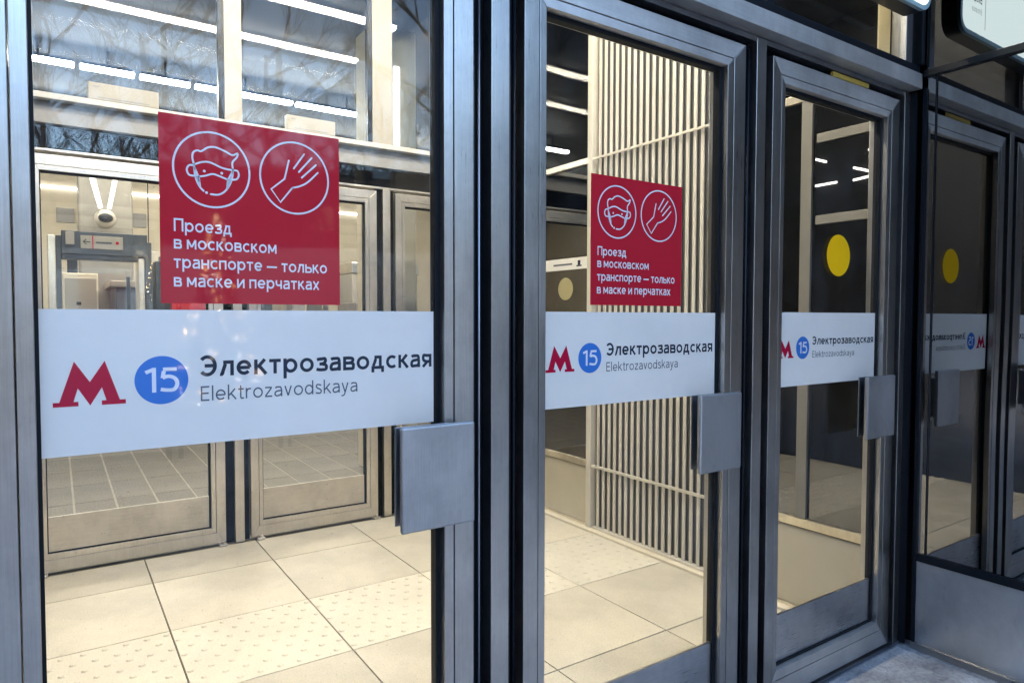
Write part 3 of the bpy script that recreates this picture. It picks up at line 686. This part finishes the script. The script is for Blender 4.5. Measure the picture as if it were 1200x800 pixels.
# column; glowing tubes imitate the V of white light streaks on it
cl = thing('hall_column', (.42, 8.8, 0), 'pale column with glowing tubes imitating its white V of light streaks behind the metal detector', 'column')
box('shaft', 'greyframe', cl, .22, .74, 8.8, 9.25, 0, 3.62, .02); box('shaft_head', 'darkceil', cl, .24, .72, 8.82, 9.23, 3.6205, 4.39)
bm = bm_new(); tube(bm, [(.24, 8.70, 3.55), (.42, 8.62, 2.72)], .040, 10, .022); tube(bm, [(.66, 8.70, 3.55), (.50, 8.62, 2.72)], .030, 10, .020); obj('glow_streak', bm, 'glow', cl, True)
bm = bm_new(); bmesh.ops.create_uvsphere(bm, u_segments=20, v_segments=12, radius=.105); bmesh.ops.translate(bm, vec=(.46, 8.60, 2.60), verts=bm.verts); obj('lamp_ball', bm, 'whiteplastic', cl, True)
bm = bm_new(); bmesh.ops.create_uvsphere(bm, u_segments=16, v_segments=10, radius=.062); bmesh.ops.scale(bm, vec=(1.15, .5, .8), verts=bm.verts); bmesh.ops.translate(bm, vec=(.46, 8.50, 2.60), verts=bm.verts); obj('lens', bm, 'blackmetal', cl, True)
c2 = thing('lit_column', (2.9, 6.3, 0), 'brightly lit pale column behind the clerestory, right of the second ledge box', 'column')
box('shaft', 'cream', c2, 2.58, 3.05, 6.25, 6.7, 0, 4.39, .02)
box('glow_bar', emit('painted_shine', (1, .95, .85), .4), c2, 2.795, 2.845, 6.205, 6.245, 3.1, 4.0)  # glowing bar imitates the bright light falling on the shaft

# metal detector arch
md = thing('metal_detector', (.36, 7.1, 0), 'walk-through metal detector arch with white arrow sign in the hall', 'metal detector')
YD = 7.0
blue = plain('blue_grey_enamel', (.045, .06, .08), .4)
box('post', 'creammetal', md, -.055, .005, YD, YD+.30, .003, 2.24, .006); box('inner_post', blue, md, .0055, .045, YD+.01, YD+.28, .003, 2.24, .004)
box('post', 'creammetal', md, .625, .675, YD, YD+.30, .003, 2.07, .006); box('inner_post', blue, md, .6755, .735, YD+.01, YD+.28, .003, 2.22, .004)
box('crossbar', blue, md, .0455, .70, YD-.01, YD+.25, 2.085, 2.285, .006)
box('lower_crossbar', blue, md, .0455, .6245, YD+.02, YD+.2, 2.045, 2.0845, .004)
sp = box('arrow_sign', 'whiteplastic', md, .185, .505, YD-.022, YD-.0105, 2.135, 2.250, .002)
bm = bm_new(); strip_xz(bm, [(.205, 2.195), (.255, 2.195)], .007, YD-.0235); strip_xz(bm, [(.226, 2.215), (.205, 2.195), (.226, 2.175)], .007, YD-.0236); obj('arrow', bm, 'black_print', sp)
obj('red_line', bx(bm_new(), .272, .280, YD-.0235, YD-.0225, 2.135, 2.25), 'red_print', sp)
obj('grey_text_line', bx(bm_new(), .300, .42, YD-.0235, YD-.0225, 2.185, 2.20), 'grey_print', sp)
obj('red_mark', disc(bm_new(), .462, 2.195, YD-.0235, .014, 14), 'red_print', sp)
box('display', 'whiteplastic', md, .075, .140, YD-.022, YD-.0105, 2.165, 2.275, .002)
# cream cabinet
cb = thing('cream_cabinet', (.14, 8.2, 0), 'tall cream cabinet inside the hall, framed by the metal detector', 'cabinet')
box('body', 'cream', cb, .055, .36, 8.1, 8.6, .003, 1.98, .01); box('door_panel', 'whiteplastic', cb, .075, .345, 8.090, 8.0995, .10, 1.93, .003); box('lock', 'blackmetal', cb, .17, .21, 8.083, 8.0895, 1.66, 1.69)
box('monitor', 'blackmetal', cb, .10, .19, 8.2, 8.3, 1.981, 2.20, .008)
# ticket machines / security scanner
sx = thing('baggage_scanner', (.75, 8.0, 0), 'blue-grey baggage scanner with white top beyond the metal detector', 'scanner')
box('body', plain('slate_enamel', (.09, .12, .16), .4), sx, .50, 1.05, 7.9, 8.9, .003, 1.84, .015)
box('top', 'whiteplastic', sx, .45, 1.10, 7.85, 8.95, 1.841, 1.905, .01); box('opening', 'gap', sx, .60, .95, 7.893, 7.8995, .75, 1.35)
box('screen', blue, sx, .83, .99, 7.86, 7.892, 1.50, 1.75, .004)
rp = thing('red_information_stand', (1.2, 8.0, 0), 'red and white information stand seen at the edge of the large poster', 'stand')
box('panel', 'red_film', rp, .98, 1.30, 7.70, 7.73, 1.0, 2.05, .003); box('header', 'whiteplastic', rp, .98, 1.30, 7.695, 7.735, 2.051, 2.30, .003); box('leg', 'blackmetal', rp, 1.12, 1.16, 7.70, 7.74, .003, .999)
for x0, x1, lb in ((1.9, 2.75, 'grey ticket machine behind the middle inner door'), (3.4, 4.4, 'wide pale ticket machine behind the third inner door')):
    t = thing('ticket_machine', ((x0+x1)/2, 9.2, 0), lb, 'ticket machine', 'ticket machines in the hall')
    box('body', 'fascia' if x0 < 3 else 'whiteplastic', t, x0, x1, 9.0, 9.6, .003, 2.15, .02); box('screen', blue, t, x0+.15, x1-.2, 8.992, 8.9995, 1.35, 1.80, .003)
    box('top_panel', 'steel_in', t, x0-.01, x1+.01, 8.98, 9.62, 2.151, 2.30, .01)
for x, lb in ((.15, 'left wall plate above the metal detector'), (1.25, 'right wall plate above the metal detector')):
    t = thing('wall_plate', (x, 13.98, 3.3), 'small grey ' + lb, 'wall plate'); box('plate', 'fascia', t, x-.12, x+.14, 13.97, 13.998, 3.15, 3.40, .004)
# second, lower arch beside the first
m2 = thing('metal_detector', (1.1, 7.2, 0), 'lower dark walk-through arch behind the left edge of the large poster', 'metal detector')
box('post', blue, m2, .775, .83, 7.1, 7.4, .003, 2.06, .005); box('post', blue, m2, 1.42, 1.475, 7.1, 7.4, .003, 2.06, .005)
box('crossbar', blue, m2, .8305, 1.4195, 7.1, 7.38, 2.0, 2.12, .005); box('display', 'whiteplastic', m2, .84, .93, 7.088, 7.0995, 2.02, 2.11, .002)
gt = thing('glass_gate', (1.9, 8.2, 0), 'row of steel gate posts with pale tops between the hall machines', 'gate')
for k in range(5): box('gate_post', 'steel_in', gt, 1.35+k*.42, 1.43+k*.42, 7.9, 8.5, .003, 1.72, .01)
for k in range(4): box('gate_panel', 'glass_in', gt, 1.4305+k*.42, 1.7695+k*.42, 8.15, 8.165, .25, 1.62)
hs = thing('hanging_sign', (.3, 8.9, 2.4), 'small white hanging sign above the right of the metal detector', 'sign')
box('panel', 'whiteplastic', hs, .80, 1.02, 8.9, 8.92, 2.16, 2.30, .003); box('rod', 'blackmetal', hs, .90, .91, 8.905, 8.915, 2.3005, 3.29)
ps = thing('guard_post', (.60, 7.6, 0), 'slim black post with white top beside the baggage scanner', 'post')
box('shaft', 'blackmetal', ps, .575, .605, 7.6, 7.63, .003, 1.93, .004); box('cap', 'whiteplastic', ps, .565, .615, 7.59, 7.64, 1.931, 1.99, .004)
K_ = 1.33
for t in (cl, md, m2, cb, sx, rp, gt, hs, ps) + tuple(o for o in C.objects if o.name.startswith('ticket_machine')):
    nl = Vector((t.location.x*K_, t.location.y*K_, t.location.z)); kids = list(t.children); t.location = nl
    for ch in kids:
        ch.matrix_parent_inverse = Matrix.Translation(-nl)
        for o in [ch] + list(ch.children):
            for v in o.data.vertices:
                v.co.x *= K_; v.co.y *= K_
                if v.co.z > EYE and v.co.z < 3.3: v.co.z = EYE + (v.co.z-EYE)*K_
                elif v.co.z >= 3.3: v.co.z = min(EYE + (v.co.z-EYE)*K_, 4.395)

# ------------------------------------------------------------------ outdoors behind the viewer, seen in the glass
def make_tree(seed, h=9.0):
    rnd = random.Random(seed); tr = bm_new(); br = bm_new()
    top = Vector((rnd.uniform(-.3, .3), rnd.uniform(-.3, .3), h*.8)); pts = [Vector((0, 0, -.02))]
    for k in range(1, 6): pts.append(top*(k/5) + Vector((rnd.uniform(-.06, .06), rnd.uniform(-.06, .06), 0)))
    tube(tr, pts, .12, 8, .05)
    def grow(p, d, L, r, lv):
        q = p + d*L*.5 + Vector((rnd.uniform(-1, 1), rnd.uniform(-1, 1), rnd.uniform(0, 1)))*L*.06; e = p + d*L + Vector((rnd.uniform(-1, 1), rnd.uniform(-1, 1), rnd.uniform(0, 1)))*L*.1
        tube(br, [p, q, e], r*1.15, 4 if lv < 2 else 3, r*.55)
        if lv < 4:
            for _ in range(rnd.choice((2, 3, 3))):
                s = rnd.uniform(.4, 1); nd = (d + Vector((rnd.uniform(-1, 1), rnd.uniform(-1, 1), rnd.uniform(-.25, .8)))*.75).normalized()
                grow(p + (e-p)*s, nd, L*rnd.uniform(.5, .72), r*.56, lv+1)
    for k in range(15):
        z = h*(.22 + .56*k/14); a = rnd.uniform(0, 6.28)
        d = Vector((math.cos(a), math.sin(a), rnd.uniform(.4, 1.1))).normalized()
        grow(Vector((0, 0, z)) + Vector((top.x, top.y, 0))*z/h, d, h*rnd.uniform(.13, .26), .042, 0)
    return tr, br
def az_pos(px, dist):
    a = yaw + math.atan((px-600)/f_px); return (math.sin(a)*dist, 2*YG - math.cos(a)*dist)
protos = []
where = [(177, 16), (60, 17), (108, 24), (218, 26), (262, 19), (315, 18), (342, 27), (392, 20), (455, 22), (520, 17), (640, 18), (700, 24), (780, 19), (860, 23), (930, 20), (1010, 26), (-60, 20), (-150, 17), (85, 30), (140, 33), (197, 36), (240, 31), (288, 34), (365, 36), (425, 32), (490, 30), (580, 34), (30, 27)]
tl = ['directly behind the viewer', 'far left', 'left back', 'thin', 'centre left', 'centre', 'centre back', 'beside the hoarding gap', 'behind the hoarding', 'tall', 'right of centre', 'right back', 'right', 'far right back', 'far right', 'rightmost back', 'left end', 'outermost left'] + ['in the far row, %s from the left' % w for w in ('third', 'fourth', 'fifth', 'sixth', 'seventh', 'eighth', 'ninth', 'tenth', 'eleventh', 'first')]
for i, (px_, ds) in enumerate(where):
    x, y = az_pos(px_, ds)
    if len(protos) < 3:
        t = thing('bare_tree', (0, 0, 0), 'x', 'tree', 'bare winter trees mirrored in the glass'); tr, br = make_tree(11+i)
        a = obj('trunk', tr, 'bark'); a.parent = t; b = obj('crown', br, 'bark'); b.parent = t; protos.append(t)
    else:
        s = protos[i % 3]; t = s.copy(); C.objects.link(t)
        for ch in s.children: c = ch.copy(); C.objects.link(c); c.parent = t
    t.location = (x, y, -.012); t.rotation_euler.z = i*1.7; t.scale = (1, 1, .85 + .35*random.random())
    t['label'] = 'bare winter tree mirrored in the upper glass, %s' % tl[i]

hd = thing('site_hoarding', (5.3, -8.2, 0), 'long pale blue panel fence across the street, mirrored low in the door glass', 'fence')
dirv = Vector((math.cos(R(25)), math.sin(R(25)), 0)); ctr = Vector((5.3, -8.2, 0))
for k in range(-9, 8):
    bm = bx(bm_new(), -.745, .745, -.02, .02, 0, 2.72 + .06*(k % 2), .005); bx(bm, -.745, .745, .021, .05, 1.2, 1.28)
    o = obj('panel', bm, 'hoard'); o.parent = hd; o.location = dirv*(k*1.5); o.rotation_euler.z = R(25)
    o.location.z = -.01
ks = thing('darkening_kiosk', (-3.4, -7, 0), 'added dark kiosk behind the viewer, there to darken the leftmost post', 'kiosk')  # unseen kiosk added only to darken what the left post mirrors
box('body', 'brick', ks, -6.4, -.55, -8.4, -5.6, -.012, 3.3, .02); box('roof', 'darkceil', ks, -6.6, -.4, -8.6, -5.4, 3.3005, 3.6, .02)
box('shutter', 'blackmetal', ks, -5.4, -1.6, -5.598, -5.57, .9, 2.6, .01)
ob_ = thing('darkening_block', (-27, -12, 0), 'added dark block left of the square, there to darken the corner door reflections', 'building')  # unseen block added to darken the reflections in the corner door
box('wall', 'brick', ob_, -36, -18, -34, 12, -.012, 17, .05); box('roof', 'darkceil', ob_, -36.3, -17.7, -34.3, 12.3, 17.001, 17.6, .05)
for i in range(10):
    for j in range(4): box('window', 'blackmetal', ob_, -17.99, -17.93, -32+i*4.3, -29.6+i*4.3, 1.5+j*3.8, 3.5+j*3.8)
# festive tree
ft = thing('festive_tree', (1.72, -5.6, 0), 'small festive fir with amber bulbs, mirrored in the nearest door', 'tree')
fx, fy = az_pos(255, 9.2)
ft.location = (fx, fy, -.012); rnd = random.Random(5); bm = bm_new()
for k in range(520):
    z = .35 + 2.3*rnd.random()**1.2; rr = (2.75-z)*.24*math.sqrt(rnd.random()); a = rnd.uniform(0, 6.28)
    p = Vector((rr*math.cos(a), rr*math.sin(a), z)); d = Vector((math.cos(a), math.sin(a), rnd.uniform(-.3, .3)))*.14
    s = Vector((-math.sin(a), math.cos(a), 0))*.02
    bm.faces.new([bm.verts.new(p-s), bm.verts.new(p+s), bm.verts.new(p+d)]); bm.faces.new([bm.verts.new(p-Vector((0, 0, .02))), bm.verts.new(p+Vector((0, 0, .02))), bm.verts.new(p+d)])
o = obj('crown', bm, 'pine'); o.parent = ft
bm = bm_new(); tube(bm, [(0, 0, 0), (0, 0, 2.6)], .05, 8, .01); o = obj('trunk', bm, 'bark'); o.parent = ft
for nm, mt, n_ in (('amber_bulbs', 'bulb', 70), ('white_bulbs', 'bulbw', 45)):
    bm = bm_new()
    for k in range(n_):
        z = .5 + 2.3*rnd.random(); rr = max(.03, (2.9-z)*.25); a = rnd.uniform(0, 6.28); t = bmesh.new()
        bmesh.ops.create_icosphere(t, subdivisions=1, radius=rnd.uniform(.006, .011)); bmesh.ops.translate(t, vec=(rr*math.cos(a), rr*math.sin(a), z), verts=t.verts); merge(bm, t)
    o = obj(nm, bm, mt); o.parent = ft; o['kind'] = 'stuff'
# dark apartment blocks
for px_, ds, w, h, lb in ((60, 46, 24, 9.5, 'left'), (420, 50, 26, 10.5, 'centre'), (800, 46, 26, 9.6, 'right'), (1100, 50, 26, 11, 'far right')):
    x, y = az_pos(px_, ds); t = thing('apartment_block', (x, y, 0), 'dark apartment block across the street mirrored in the glass, %s' % lb, 'building', 'apartment blocks across the street')
    a = math.atan2(-(y-0), -(x)) - math.pi/2; t.rotation_euler.z = a + math.pi
    o = obj('wall', bx(bm_new(), -w/2, w/2, -5, 5, -.012, h), 'brick'); o.parent = t
    o = obj('roof', bx(bm_new(), -w/2-.3, w/2+.3, -5.3, 5.3, h+.001, h+.4), 'darkceil'); o.parent = t
    for i in range(8):
        for j in range(3):
            xx = -w/2+1.6+i*(w-3.2)/7; zz = 1.2+j*2.9
            o = obj('window', bx(bm_new(), xx-.6, xx+.6, -5.06, -5.003, zz, zz+1.5), 'winlit' if random.random() < .25 else 'blackmetal'); o.parent = t
